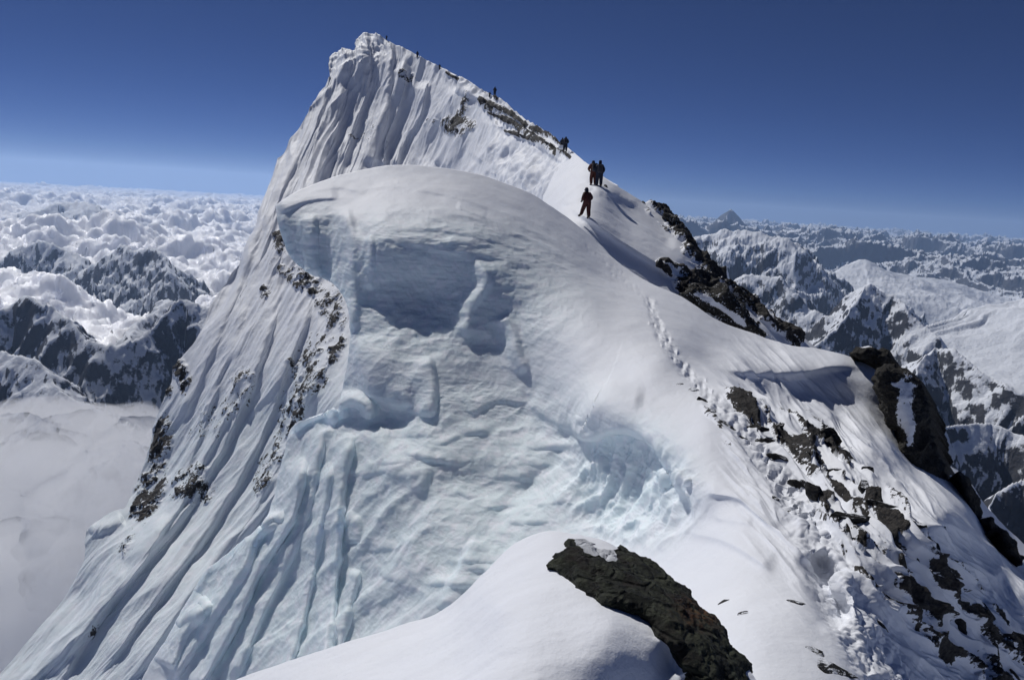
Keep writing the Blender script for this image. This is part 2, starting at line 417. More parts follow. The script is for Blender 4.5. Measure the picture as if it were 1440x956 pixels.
# streaks follow the dip of the slabs (down to the right)
ang = math.radians(47)
q = np.stack([(M.px*math.cos(ang)+M.py*math.sin(ang))/85, (-M.px*math.sin(ang)+M.py*math.cos(ang))/13, np.zeros_like(M.px)], -1)
st = fbm(q, 4)
rk = np.maximum(rk, band*sstep(-.05, .22, st)*.95*(1-.8*trail))
M.rock = np.clip(rk, 0, 1)
M.ice = np.clip(np.maximum.reduce([M.mask(600,700,260,210,0,.5), M.mask(600,420,190,120,0,.5), M.mask(430,350,70,80), M.mask(880,680,90,90), M.mask(400,850,200,160)]), 0, 1)*sstep(255, 330, M.py)
bandw = np.maximum(np.exp(-(d1/60)**2), np.exp(-(d2/70)**2))*(1-trail)*sstep(1000, 1060, M.px)
stR = ridged(q*np.array([.55, .6, 1])+4, 4)
lump = np.clip(trail*sstep(.0, .6, pT), 0, 1)
icew = M.ice.copy()
rockm = M.rock.copy()
flow = np.maximum(M.mask(430,830,190,230,0,.4), 0)
def flute(pt, lam, lx=420., y0=80.):
    yy = np.maximum(pt.py-y0, 0); c = pt.px+.3*yy+.00035*yy*yy
    q = np.stack([c/lam+.8*fbm(np.stack([c/(lam*3), pt.py/120, c*0], -1), 2), pt.py/lx, c*0+lam], -1)
    return ridged(q, 3, g=.45)-.5
cave = M.mask(885,690,90,75,.3,.35)*sstep(600,625,M.py)
fluM = .24*flute(M, 80, 700)+.05*flute(M, 22, 300)
def nM(P):
    n = .16*fbm(P/5, 3)+.035*fbm(P/1.1, 4)
    n = n + icew*(.08*ridged(P/.9, 5)+.08*ridged(P/np.array([2.6, 2.6, 2.0])+7, 5)+.08*fbm(P*np.array([1/1.8, 1/1.8, 1/1.2]), 4)+.035*fbm(P*np.array([1/1.2,1/1.2,1/.16]), 4)*(1-flow))
    n = n + flow*fluM
    n = n + lump*(.55*billow(P/1.1, 4)-.12) + trail*.06*fbm(P/.22, 3)
    n = n + cave*(.42*ridged(P/np.array([1.1,1.1,1.9]), 5)-.2)
    n = n + bandw*(.6*stR-.2)
    rr = sstep(.3, .7, rockm)
    n = n + rr*(.35*ridged(P/1.3, 5)-.05)
    return n
tag(M.finish('snow_ridge', M_SNOW, nM, back=(.25, .9, -.35), skirt=9, lback=(.75, .9, .0)), 'near snow ridge with a corniced dome, pale blue ice face and a trodden trail', 'ridge', kind='structure')

# =================================================================== SHOULDER WITH THE CLIMBERS
top = [(796,206),(815,221),(832,236),(850,250),(880,267),(905,283),(935,294),(950,305),(962,322),(972,345),(990,365),(1012,386),(1040,408),(1080,436),(1120,466),(1165,500)]
bottom = [(770,345),(830,380),(900,430),(960,470),(1060,520),(1180,560)]
left = [(796,206),(780,240),(765,275),(770,345)]
right = [(1165,500),(1180,560)]
depth = [(796,206,96),(815,221,76),(832,236,64),(850,250,58),(880,267,57),(935,294,57),(962,322,55.5),(990,365,53),(1040,408,51),(1120,466,49),(1165,500,48),
 (780,240,80),(765,275,66),(800,260,60),(800,285,51.5),(823,305,48),(840,262,53),(860,320,47.5),(900,350,46.6),(950,385,46),(840,340,45.6),(880,372,45.2),(930,400,44.8),(1000,430,45),(1060,470,45),(900,310,52),(880,295,53.5),(930,330,51.5),(960,360,49),(1010,410,47.5),(770,340,46),(900,430,44),(1060,510,44)]
C = Patch(top, bottom, left, right, depth, int(560*QUAL), int(330*QUAL))
C.D += 7*np.clip(1-C.U/.09, 0, 1)**2*(C.D/50)
C.ridge([(800,290),(830,307),(880,341),(926,369),(967,394)], 22, 6, 1.0)
C.ridge([(855,268),(880,290),(920,318),(950,350)], 10, 10, -.9)
C.ridge([(800,240),(835,262),(870,275),(900,290)], 8, 4, .3); C.ridge([(790,262),(820,272),(850,272)], 8, 6, .25)
C.ridge([(790,292),(812,288),(838,262)], 3, 3, -.25, .1)
q = np.stack([(C.px*math.cos(.72)+C.py*math.sin(.72))/60, (-C.px*math.sin(.72)+C.py*math.cos(.72))/9, np.zeros_like(C.px)], -1)
st = fbm(q, 4)
d, sg, _ = polydist(C.px, C.py, [(925,290),(955,315),(975,350),(1010,390),(1060,430),(1120,475)])
rk = np.exp(-(d/18)**2)*sstep(-.25, .1, st)
rk = np.maximum(rk, C.mask(1000,425,62,26,.62,.3)*sstep(-.3, .05, st))
rk = np.maximum(rk, np.exp(-(polydist(C.px, C.py, [(930,370),(980,400),(1050,450),(1120,490)])[0]/9)**2)*sstep(-.1, .15, st)*.9)
C.rock = np.clip(rk, 0, 1)
cr = C.rock.copy()
C.finish_mat = None
oC = C.finish('rocky_shoulder', mat_snow('shoulder_snow', 1.6), lambda P: .3*fbm(P/7, 3)+.06*fbm(P/1.5, 3)+sstep(.3,.7,cr)*(.9*ridged(P/2.6, 5)-.2), back=(.45, .8, -.5), skirt=16)
tag(oC, 'snow shoulder with dark rocky edge behind the near dome', 'ridge', kind='structure')

# =================================================================== SUMMIT PYRAMID AND LEFT FLANK
top = [(463,92),(466,80),(484,74),(500,74),(502,58),(512,50),(524,49),(545,60),(580,74),(600,84),(625,97),(660,116),(690,133),(715,150),(735,166),(765,186),(790,204),(812,220),(832,238),(870,262)]
left = [(463,92),(462,118),(446,146),(425,180),(404,212),(385,250),(372,285),(358,325),(338,370),(312,408),(292,440),(280,476),(252,515),(240,548),(222,588),(208,640),(186,694),(176,716),(148,728),(128,745),(120,790),(98,835),(60,880),(20,925),(-30,985),(-140,1120)]
bottom = [(-140,1120),(200,1120),(560,1120)]
right = [(870,262),(850,330),(760,600),(560,1120)]
depth = [(463,92,226),(524,49,232),(580,74,217),(625,97,200),(690,133,168),(735,166,143),(790,204,105),(832,238,74),(870,262,66),
 (446,146,214),(404,212,203),(372,285,188),(338,370,170),(292,440,158),(252,515,151),(222,588,145),(186,694,136),(128,745,131),(98,835,125),(20,925,117),(-140,1120,104),
 (520,200,203),(600,190,196),(600,230,190),(700,220,142),(700,180,152),(760,240,100),(720,265,118),(460,240,190),(560,130,213),(640,150,184),
 (420,350,160),(380,450,149),(320,550,139),(280,700,127),(200,800,118),(100,950,108),(440,440,142),(400,600,129),(360,760,114),(260,900,104),(200,1000,98),(460,560,120),(460,700,106),(560,500,118),(560,1120,82),(760,600,70),(850,330,62)]
S = Patch(top, bottom, left, right, depth, int(720*QUAL), int(900*QUAL), smooth=(1,1,1,1))
# organ-pipe flutes of the summit face
for pl, wl, wr, a in (([(485,80),(478,120),(470,180),(440,260),(400,330)],8,16,5),([(510,60),(515,110),(500,170),(480,230)],7,14,4),([(548,70),(545,130),(530,200),(520,240)],6,16,5),
    ([(575,90),(560,150),(545,190),(538,240)],4,15,5),([(600,110),(590,160),(565,205),(555,240)],4,18,5),([(640,120),(620,160),(600,200),(590,240)],6,15,3),([(660,170),(645,210),(625,240)],4,12,3),
    ([(700,170),(690,205),(670,230)],5,12,3),([(715,190),(700,225),(690,250)],4,12,2.5),([(470,100),(455,150),(430,200),(400,260),(370,330)],5,10,3),
    ([(452,170),(420,240),(385,310),(350,400)],5,12,3),([(430,250),(400,330),(370,420),(320,520)],6,14,3),([(395,380),(385,430),(365,500),(330,590),(270,700),(200,790),(140,860),(60,960)],8,30,5),
    ([(440,380),(430,440),(400,520),(372,600),(330,680),(280,760),(210,850),(130,960)],8,26,4.5),([(380,260),(360,340),(325,430),(285,520),(250,600)],6,10,2.5),([(350,420),(310,520),(280,610),(235,710)],6,12,2.5),
    ([(475,470),(440,540),(400,620),(370,690),(300,790),(220,900),(170,980)],7,18,3),([(455,530),(420,600),(390,680),(330,770),(250,870),(190,960)],6,12,2.5),([(330,560),(290,640),(240,730),(180,800)],5,9,2),
    ([(180,790),(150,840),(90,910),(30,970)],7,12,2),([(240,720),(200,790),(140,870),(80,960)],6,12,2.2),([(128,748),(150,742),(175,730)],8,6,1.5)):
    S.ridge(pl, wl, wr*1.15, a*.58, .12)
S.ridge([(640,125),(700,150),(760,190),(800,218)],10,4,1.5,.1); S.ridge([(665,140),(710,165),(760,205),(800,235)],8,3,1.5,.1); S.ridge([(690,170),(740,195),(790,228)],6,3,1.0,.1)
S.blob(735,240,26,18,2); S.blob(760,235,14,12,-2); S.blob(490,95,14,18,3)
# rock masks : (x,y,rx,ry,angle,density)
rk = np.zeros(S.px.shape)
P0 = S.pts()
nn = .6*fbm(P0/4.5, 4)+.7*fbm(P0*np.array([1/1.6, 1/1.6, 1/3.2]), 4)
for x, y, rx, ry, a, w in ((573,108,12,9,0,1),(645,178,26,17,0,1.0),(655,150,6,26,.4,.9),(505,190,26,7,.3,.7),(525,185,8,10,0,.7),(600,178,6,6,0,.7),(615,172,14,5,.2,.7),(690,152,25,6,.55,1),(760,200,55,5,.6,1),(700,140,22,4,.5,1),
    (255,520,14,14,0,.9),(262,535,8,22,.2,.8),(228,620,14,40,.25,.95),(210,690,22,52,.35,1.0),(290,600,30,40,.4,.62),(330,560,22,60,.4,.62),(270,680,36,40,.3,.66),(395,340,12,22,-.2,1.0),(375,410,14,14,0,.6),
    (430,400,60,16,.6,.85),(465,430,22,26,0,.9),(470,480,18,44,.2,.9),(435,520,36,60,.4,.72),(415,570,20,60,.5,.75),(385,640,14,60,.6,.68),(180,770,10,22,.5,.7),(130,890,8,20,.5,.7),(290,690,14,24,.3,.7),(370,680,10,24,.5,.8),(240,560,12,20,0,.6)):
    rk = np.maximum(rk, S.mask(x, y, rx, ry, a, .6)*w*(.85 if y < 260 else 1))
lnm = np.zeros(S.px.shape)
for pl, w_ in (([(676,140),(700,152),(712,158)],3.5),([(700,152),(722,163),(742,178)],3),([(690,160),(720,172),(750,190),(775,205),(800,222),(812,230)],3.2),([(712,185),(740,194),(770,206),(790,216)],3),([(752,184),(775,196)],3.5),([(778,198),(800,210)],2.5),([(630,104),(650,115)],2.5)):
    lnm = np.maximum(lnm, S.linemask(pl, w_))
S.rock = np.clip(np.maximum(rk*(.66+1.0*nn), lnm*(.9+.5*nn)), 0, .9)
S.ice = np.clip(.25*sstep(300, 700, S.py)+.45*sstep(520, 640, S.py+.35*(S.px-250)), 0, 1)
sr = S.rock.copy()
nearw = sstep(150, 80, S.D)
far_ = S.D/FPX
fluS = far_*(15*flute(S, 52, 420)*(1-.35*sstep(300, 500, S.py))+7.5*flute(S, 21, 200)*(1-.6*sstep(300, 500, S.py))+3*flute(S, 8, 90)*(1-.5*sstep(300, 500, S.py)))
fluS *= 1-.7*sstep(690, 740, S.px)
blk = S.mask(745,238,70,38,.4,.4)
crst = S.mask(720,160,150,16,.62,.5)+S.mask(500,75,45,30,0,.5)
def nS(P):
    return fluS*(1-.6*blk)+blk*(1.6*fbm(P/5, 4))+crst*(1.3*ridged(P/5, 4)-.5)+.35*fbm(P/9, 3)+.10*fbm(P/2.2, 4)+sstep(.3,.7,sr)*(1.1*ridged(P/4, 5)-.2)
tag(S.finish('summit_peak', M_SUMMIT, nS, back=(.35, .9, -.4), skirt=60), 'steep fluted snow pyramid with grey rock patches rising to the summit', 'peak', kind='structure')

# =================================================================== FOREGROUND MOUND
top = [(260,990),(335,955),(450,915),(560,882),(625,857),(655,832),(690,796),(722,766),(770,748),(810,752),(850,762),(900,790),(950,825),(1000,875),(1040,920),(1075,975),(1100,1040)]
bottom = [(200,1250),(600,1250),(900,1250),(1180,1250)]
left = [(260,990),(200,1250)]; right = [(1100,1040),(1180,1250)]
depth = [(260,990,9.5),(335,955,9.3),(450,915,9),(560,882,8.9),(625,857,8.8),(690,796,8.9),(770,748,9.0),(850,762,8.6),(950,825,7.9),(1040,920,7.0),(1100,1040,6.2),(700,850,7.3),(780,830,7.2),(600,956,6.8),(700,956,6.0),(800,900,6.3),(860,880,6.35),(800,956,5.9),(900,940,6.2),(900,1000,6.1),(400,1060,6.8),(600,1250,4.2),(800,1250,4.5),(1180,1250,5.2),(960,1040,5.9),(960,900,6.6),(880,830,7.3)]
Fm = Patch(top, bottom, left, right, depth, 420, 260)
Fm.ridge([(930,880),(962,915),(972,956)], 22, 14, .10); Fm.blob(945,930,20,30,-.12)
tag(Fm.finish('foreground_snow', M_SNOW, lambda P: .06*fbm(P/2.2, 3)+.012*fbm(P/.35, 5)+.02*fbm(P*np.array([1/.9,1/.35,1]), 3), back=(.1, .8, -1.2), skirt=4), 'smooth rounded snow mound in the near foreground holding the dark rock slab', 'snow mound', kind='structure')

# =================================================================== camera, sun, sky
cam = bpy.data.cameras.new('camera'); co = bpy.data.objects.new('camera', cam); COL.objects.link(co); SC.camera = co
cam.sensor_width = 36; cam.lens = 36*FPX/1440; cam.clip_start = .1; cam.clip_end = 600000
co.matrix_world = Matrix(((rt[0], up[0], -fw[0], 0), (rt[1], up[1], -fw[1], 0), (rt[2], up[2], -fw[2], 0), (0, 0, 0, 1)))
sd = Vector((math.sin(SUN_AZ)*math.cos(SUN_EL), math.cos(SUN_AZ)*math.cos(SUN_EL), math.sin(SUN_EL)))
sl = bpy.data.lights.new('sun', 'SUN'); sl.energy = 4.1; sl.angle = math.radians(.5); sl.color = (1, .98, .96)
so = bpy.data.objects.new('sun', sl); COL.objects.link(so); so.rotation_euler = sd.to_track_quat('Z', 'Y').to_euler()
w = bpy.data.worlds.new('World'); SC.world = w; w.use_nodes = True; nt = w.node_tree; nt.nodes.clear()
wo = nt.nodes.new('ShaderNodeOutputWorld'); bg = nt.nodes.new('ShaderNodeBackground'); sk = nt.nodes.new('ShaderNodeTexSky')
sk.sky_type = 'NISHITA'; sk.sun_disc = False; sk.sun_elevation = SUN_EL; sk.sun_rotation = SUN_AZ
sk.altitude = 9000; sk.air_density = 1.0; sk.dust_density = .1; sk.ozone_density = 8
bg.inputs[1].default_value = .052
mx = nt.nodes.new('ShaderNodeMix'); mx.data_type = 'RGBA'; mx.blend_type = 'MULTIPLY'; mx.inputs[0].default_value = 1; mx.inputs[7].default_value = (.98, .90, 1.08, 1); nt.links.new(sk.outputs[0], mx.inputs[6]); nt.links.new(mx.outputs[2], bg.inputs[0]); nt.links.new(bg.outputs[0], wo.inputs[0])
SC.view_settings.view_transform = 'Standard'; SC.view_settings.look = 'None'; SC.view_settings.exposure = -.45; SC.view_settings.gamma = 1
SC.render.engine = 'CYCLES'; SC.cycles.use_denoising = True
try: SC.cycles.denoiser = 'OPENIMAGEDENOISE'
except Exception: pass
SC.cycles.max_bounces = 18; SC.cycles.diffuse_bounces = 5; SC.cycles.volume_bounces = 16
SC.cycles.use_adaptive_sampling = True; SC.cycles.adaptive_threshold = .02
# =================================================================== rocks standing in the snow
def unit(v): v = np.asarray(v, float); return v/(np.linalg.norm(v)+1e-12)
def ico(sub):
    import bmesh
    bm = bmesh.new(); bmesh.ops.create_icosphere(bm, subdivisions=sub, radius=1)
    V = np.array([v.co[:] for v in bm.verts]); F = np.array([[v.index for v in f.verts] for f in bm.faces]); bm.free(); return V, F
_IC = {k: ico(k) for k in (3, 4, 5)}
def rock_verts(seed, sub=4, n=16):
    rs = np.random.RandomState(seed); V, F = _IC[sub]; V = V.copy()
    for k in range(n):
        d = unit(rs.normal(size=3)); c = rs.uniform(.42, .82)
        t = V@d; m = t > c; V[m] -= (t[m]-c)[:, None]*d
    V += V*(.10*ridged(V*2.2+seed, 4)[:, None]) + .05*np.stack([fbm(V*5+seed*3, 3), fbm(V*5+seed*3+40, 3), fbm(V*5+seed*3+80, 3)], -1)
    return V, F
def place_rock(patch, px, py, L, W, ang, label, group='dark rocks poking through the snow of the ridge', seed=0, h=.55, mat=None, sub=4, sink=.1, name='rock'):
    k = np.argmin((patch.px-px)**2+(patch.py-py)**2); p = patch.Pf.reshape(-1, 3)[k]; n = patch.Nf.reshape(-1, 3)[k]; D = patch.D.ravel()[k]
    a = math.radians(ang); e = 8
    k2 = np.argmin((patch.px-px-e*math.cos(a))**2+(patch.py-py-e*math.sin(a))**2); q = patch.Pf.reshape(-1, 3)[k2]
    dimg = rt*math.cos(a)-up*math.sin(a)
    t = unit(dimg - n*(dimg@n)); b = np.cross(n, t)
    V, F = rock_verts(seed, sub)
    s = D/FPX
    # size along the slope so that the visible length is about L px
    fl = max(.35, np.linalg.norm(t - fw*(t@fw))); fb = max(.30, np.linalg.norm(b-fw*(b@fw)))
    sx, sy = .5*L*s/fl, .5*W*s/fb; sz = h*min(sy, sx)
    W_ = V[:, :1]*sx*t + V[:, 1:2]*sy*b + V[:, 2:]*sz*n
    o = mesh_obj(name, W_, F, mat or M_ROCKS, smooth=False); o.location = Vector(p - n*sz*sink)
    o.data.polygons.foreach_set('use_smooth', np.zeros(len(F), bool))
    return tag(o, label, 'rock', group)
def outcrop(name, A, B, D0, bulge, label, mat, nz=.25, nu=140, nv=90, snow=(), back=(.1, 1, -.4), skirt=1.5, nscale=1.0, cat='rock', group=None):
    """a rock body between two jagged outlines A (one side) and B (other side), bulging D0-bulge towards the viewer"""
    A = [tuple(a) for a in A]; B = [tuple(b) for b in B]
    pts = [(a[0], a[1], (D0(a[0], a[1]) if callable(D0) else D0)) for a in A+B]
    P = Patch(A, B, [A[0], B[0]], [A[-1], B[-1]], pts, nu, nv, smooth=(0, 0, 0, 0))
    j = np.sin(math.pi*P.V); 
    P.px += (1-j)*3.0*np.clip(bulge, .3, 1)*fbm(np.stack([P.px/9, P.py/9, P.px*0], -1), 3)*1.2
    P.D = P.D - bulge*j**.55*(.55+.45*np.sin(math.pi*P.U)**.5)
    P.rock[:] = .70 if ('skyline' in label or 'cliff' in label) else 1; P.rimrock = 1.0
    for (x, y, rx, ry, a) in snow: P.rock -= P.mask(x, y, rx*1.15, ry*1.15, a, .75)*(.9+.9*fbm(np.stack([P.px/7, P.py/11, P.px*0+x], -1), 3))
    rr = np.clip(P.rock, 0, 1)
    o = P.finish(name, mat, lambda Q: (nz*(ridged(Q/(1.3*nscale)*np.array([1, 1, 1.6]), 5)-.45)+nz*.35*fbm(Q/(.35*nscale), 4))*(.25+.75*rr), back=back, skirt=skirt)
    return tag(o, label, cat, group), P
M_OUT = mat_snow('outcrop_rock', .7, ((.012, .012, .012), (.045, .042, .036)), bump=2)
m, nt_, out_ = new_mat('lichened_rock'); b_ = NB(nt_); oc_ = b_.obj()
n1 = b_.noise(5, 8, .7, b_.mapping(oc_, (1, .5, 1.6), (.2, .1, .6))); n2 = b_.noise(16, 7, .7, oc_); n3 = b_.noise(.9, 2, .5, oc_); n4 = b_.noise(3.2, 4, .6, oc_)
c_ = b_.mix(b_.ramp(n1, .38, .66), (.012, .014, .011), (.060, .068, .044))
c_ = b_.mix(b_.ramp(n4, .52, .66), c_, (.020, .016, .013))
c_ = b_.mix(b_.math('MULTIPLY', b_.attr('ice'), b_.ramp(n2, .40, .62)), c_, (.17, .065, .022))
c_ = b_.mix(b_.math('MULTIPLY', b_.ramp(n2, .60, .74), .6), c_, (.09, .095, .07))
sn_ = b_.ramp(b_.math('ADD', b_.math('SUBTRACT', 1, b_.attr('rock')), b_.math('MULTIPLY', b_.math('SUBTRACT', n2, .5), .5)), .48, .56)
c_ = b_.mix(sn_, c_, SNOW)
vo = b_.n('ShaderNodeTexVoronoi'); vo.feature = 'DISTANCE_TO_EDGE'; vo.inputs['Scale'].default_value = 3.4; nt_.links.new(b_.mapping(oc_, (1, .6, 2.0), (.2, .1, .6)), vo.inputs['Vector'])
p_ = b_.principled(c_, .8, b_.bump(b_.math('ADD', b_.math('ADD', n1, b_.math('MULTIPLY', n2, .7)), b_.math('MULTIPLY', b_.ramp(vo.outputs[0], 0, .10), .5)), 1.0, .12), .25); nt_.links.new(p_.outputs[0], out_.inputs[0])
M_LICHEN = m

# foreground slab
Fd = lambda x, y: float(Fm.tps(np.array([x]), np.array([y]))[0])+.12
A = [(770,797),(782,783),(797,772),(800,756),(820,760),(845,768),(862,770),(872,766),(902,784),(912,786),(945,812),(962,824),(985,852),(1003,868),(1020,890),(1030,912),(1050,930),(1060,955),(1078,985),(1095,1030)]
B = [(770,799),(786,806),(797,815),(815,832),(832,842),(846,850),(872,858),(896,866),(915,880),(932,902),(948,925),(960,950),(966,985),(975,1030)]
o, RK = outcrop('rock_slab', A, B, Fd, .42, 'large dark lichen covered rock slab with a rusty patch in the foreground snow mound', M_LICHEN, nz=.085, nu=520, nv=260, nscale=.38, back=(.2, 1, -.6), skirt=1.2)
# rebuild with its snow tongue and rusty patch
me_ = o.data
ice_ = .8*np.exp(-(((RK.px-990)/34)**2+((RK.py-862)/20)**2)); rk_ = 1-RK.mask(838, 771, 34, 12, .42, .4)
full = np.zeros(len(me_.vertices), np.float32); full[:ice_.size] = ice_.ravel(); me_.attributes['ice'].data.foreach_set('value', full)
full = np.ones(len(me_.vertices), np.float32); full[:rk_.size] = rk_.ravel(); me_.attributes['rock'].data.foreach_set('value', full)

# right hand pillar and its neighbours
outcrop('rock_outcrop', [(1196,497),(1206,489),(1222,486),(1236,492),(1250,493),(1260,508)], [(1196,499),(1212,506),(1228,508),(1240,514),(1250,512),(1260,510)], 34.0, .9, 'small snow capped dark rock block on top of the pillar', M_OUT, nz=.25, snow=((1218,487,10,3,0),), skirt=1.2, back=(.9, 1, -.3))
outcrop('rock_pillar', [(1233,522),(1250,514),(1275,520),(1290,535),(1298,556),(1305,585),(1308,610),(1318,640),(1330,668),(1331,690),(1326,700)],
        [(1232,528),(1230,548),(1240,575),(1248,595),(1260,606),(1257,640),(1268,662),(1282,680),(1300,698),(1312,702)], 31.2, 1.7, 'tall dark rock pillar streaked with snow at the right edge of the ridge', M_OUT, nz=.3, nu=300, nv=160, snow=((1272,562,9,30,.1),(1280,600,7,22,.0),(1268,541,16,3,.1)), skirt=2, nscale=1.1, back=(1.0, 1, -.2))
outcrop('rock_outcrop', [(1348,664),(1360,672),(1368,690),(1378,705),(1381,728)], [(1348,668),(1354,690),(1356,712),(1364,730),(1376,733)], 30.5, .8, 'narrow dark rock fin below the tall pillar', M_OUT, nz=.2, skirt=2)
outcrop('rock_outcrop', [(1384,730),(1394,728),(1402,742),(1410,760)], [(1384,734),(1388,748),(1398,760),(1408,764)], 30.0, .6, 'small dark rock beside the slope edge under the fin', M_OUT, nz=.2, skirt=2)
outcrop('rock_outcrop', [(1404,742),(1416,745),(1428,765),(1440,785)], [(1405,748),(1412,765),(1424,782),(1436,792)], 29.0, .6, 'dark rock lowest on the right slope edge', M_OUT, nz=.2, skirt=2)
# dark cliff behind the near dome
outcrop('rock_cliff', [(955,412),(975,402),(1000,405),(1020,400),(1035,412),(1046,428),(1062,452),(1075,470)], [(955,414),(968,424),(985,436),(1003,447),(1022,460),(1045,468),(1060,473),(1074,474)], 44.6, 1.2, 'broad dark cliff behind the smooth snow of the near dome', M_OUT, nz=.55, nu=260, nv=130, nscale=1.6, skirt=3, snow=((1012,432,14,3,.6),(1035,447,12,3,.7),(990,418,9,3,.4)))
for i, (a, b, D, lb) in enumerate([([(935,300),(950,304),(962,318),(975,338),(978,352)], [(934,303),(945,316),(955,330),(966,345),(976,354)], 55.0, 'dark rock crest on the skyline where the ridge breaks off'),
        ([(975,348),(990,362),(1004,378),(1018,390),(1030,402)], [(973,350),(982,366),(992,380),(1010,394),(1028,404)], 52.0, 'dark rock rib on the skyline below the rock crest'),
        ([(1036,404),(1052,416),(1066,430),(1082,444),(1100,458),(1118,470)], [(1036,407),(1048,421),(1060,434),(1078,448),(1096,461),(1116,472)], 49.2, 'long thin dark rock edge dropping along the skyline')]):
    outcrop('rock_outcrop', a, b, D, .9, lb, M_OUT, nz=.4, nscale=1.4, skirt=2, nu=160, nv=60)

# slabs sticking out of the trail slope: (px, py, length px, width px, angle deg)
SL = [(1022,596,34,9,42),(1042,612,30,9,45),(1060,600,38,12,38),(1078,622,46,13,42),(1098,648,30,9,44),(1117,592,22,17,35),(1066,570,16,6,40),(1160,628,24,13,40),(1190,650,40,15,48),(1176,662,26,9,46),
      (1128,680,48,13,44),(1150,706,40,12,46),(1232,720,34,20,35),(1212,700,24,10,40),(1182,734,50,13,47),(1205,768,44,16,48),(1228,800,36,10,50),(1288,744,26,13,52),(1268,716,26,9,46),(1335,748,14,22,75),(1296,790,24,8,48),
      (1262,800,52,12,44),(1290,832,56,15,43),(1310,858,40,17,45),(1345,880,56,13,46),(1384,912,40,17,52),(1400,940,46,15,52),(1330,812,34,7,42),(1372,860,30,7,42),(1252,842,22,8,46),(1120,845,30,8,33),(1018,842,28,7,28),(1044,862,22,5,34),
      (1170,940,66,20,34),(1150,920,30,12,36),(975,548,18,6,32),(955,540,14,4,20),(1000,578,14,9,35),(985,562,20,6,30),(1240,880,26,8,48),(1350,935,36,8,48),(1420,955,30,10,50),(1092,606,16,6,40),(1140,655,22,7,44),(1306,770,18,7,48),(1090,700,12,8,60),(1112,718,14,10,70),(1218,672,18,7,50)]
desc = {5: 'rounded dark boulder on the lit edge above the shaded hollow', 12: 'wide dark boulder in the middle of the rock band right of the trail', 24: 'long dark slab low in the rock band near the right edge', 26: 'dark jagged slab lowest in the rock band', 33: 'large dark slab breaking the snow at the bottom edge left of the trail', 31: 'thin dark slab alone in smooth snow above the foreground rock', 19: 'upright dark rock on the far snow slope under the pillar'}
for i, (x, y, L, W, a) in enumerate(SL):
    o = place_rock(M, x, y, L*1.25, W*.8, a, desc.get(i, 'dark angular slab half buried in the snow beside the trail'), seed=i+1, h=(.35 if 30 <= i <= 37 else .7+.5*random.random()), sink=.35)
    if i in desc: o['group'] = 'dark rocks poking through the snow of the ridge'
for i, (x, y, L, W, a, lb) in enumerate([(852,262,8,5,30,'small dark rock at the crest below the pair of climbers'),(925,292,12,5,35,'small dark rock on the rounded snow crest'),(905,284,8,4,30,'tiny dark rock high on the rounded snow crest')]):
    place_rock(C, x, y, L, W, a, lb, seed=80+i, group='small rocks on the shoulder crest', h=.7)

# =================================================================== climbers
def skin(name, verts, edges, radii, mat, parent=None, sub=2, root=0):
    me = bpy.data.meshes.new(name+'_cage'); me.from_pydata(verts, edges, []); o = bpy.data.objects.new(name+'_cage', me); COL.objects.link(o)
    mo = o.modifiers.new('s', 'SKIN'); mo.use_smooth_shade = True
    sv = me.skin_vertices[0].data
    for i, r in enumerate(radii):
        sv[i].radius = (r, r) if not isinstance(r, tuple) else r
        sv[i].use_root = (i == root)
    m2 = o.modifiers.new('d', 'SUBSURF'); m2.levels = sub; m2.render_levels = sub
    dg = bpy.context.evaluated_depsgraph_get(); ev = o.evaluated_get(dg)
    nm = bpy.data.meshes.new_from_object(ev); nm.name = name
    bpy.data.objects.remove(o); bpy.data.meshes.remove(me)
    nm.materials.clear(); nm.materials.append(mat)
    for p in nm.polygons: p.use_smooth = True
    r = bpy.data.objects.new(name, nm); COL.objects.link(r)
    if parent: r.parent = parent
    return r
def box_part(name, size, loc, mat, parent, rot=(0, 0, 0), bevel=.3):
    import bmesh
    bm = bmesh.new(); bmesh.ops.create_cube(bm, size=1)
    for v in bm.verts: v.co = Vector((v.co.x*size[0], v.co.y*size[1], v.co.z*size[2]))
    bmesh.ops.bevel(bm, geom=list(bm.edges), offset=min(size)*bevel, segments=3, affect='EDGES', profile=.6)
    mt = Matrix.Translation(loc) @ Euler(rot).to_matrix().to_4x4(); bm.transform(mt)
    me = bpy.data.meshes.new(name); bm.to_mesh(me); bm.free(); me.materials.append(mat)
    for p in me.polygons: p.use_smooth = True
    o = bpy.data.objects.new(name, me); COL.objects.link(o); o.parent = parent; return o
M_SKIN = mat_plain('skin', (.45, .27, .19)); M_BLACK = mat_plain('boot_black', (.02, .02, .022)); M_PACK = mat_plain('pack_grey', (.035, .035, .045)); M_NAVY = mat_plain('navy_down', (.014, .018, .035)); M_MAROON = mat_plain('maroon_down', (.055, .014, .014)); M_BROWN = mat_plain('brown_red_down', (.08, .024, .018)); M_LENS = mat_plain('goggle', (.02, .015, .01), .15); M_WHITE = mat_plain('white_cloth', (.75, .77, .8))
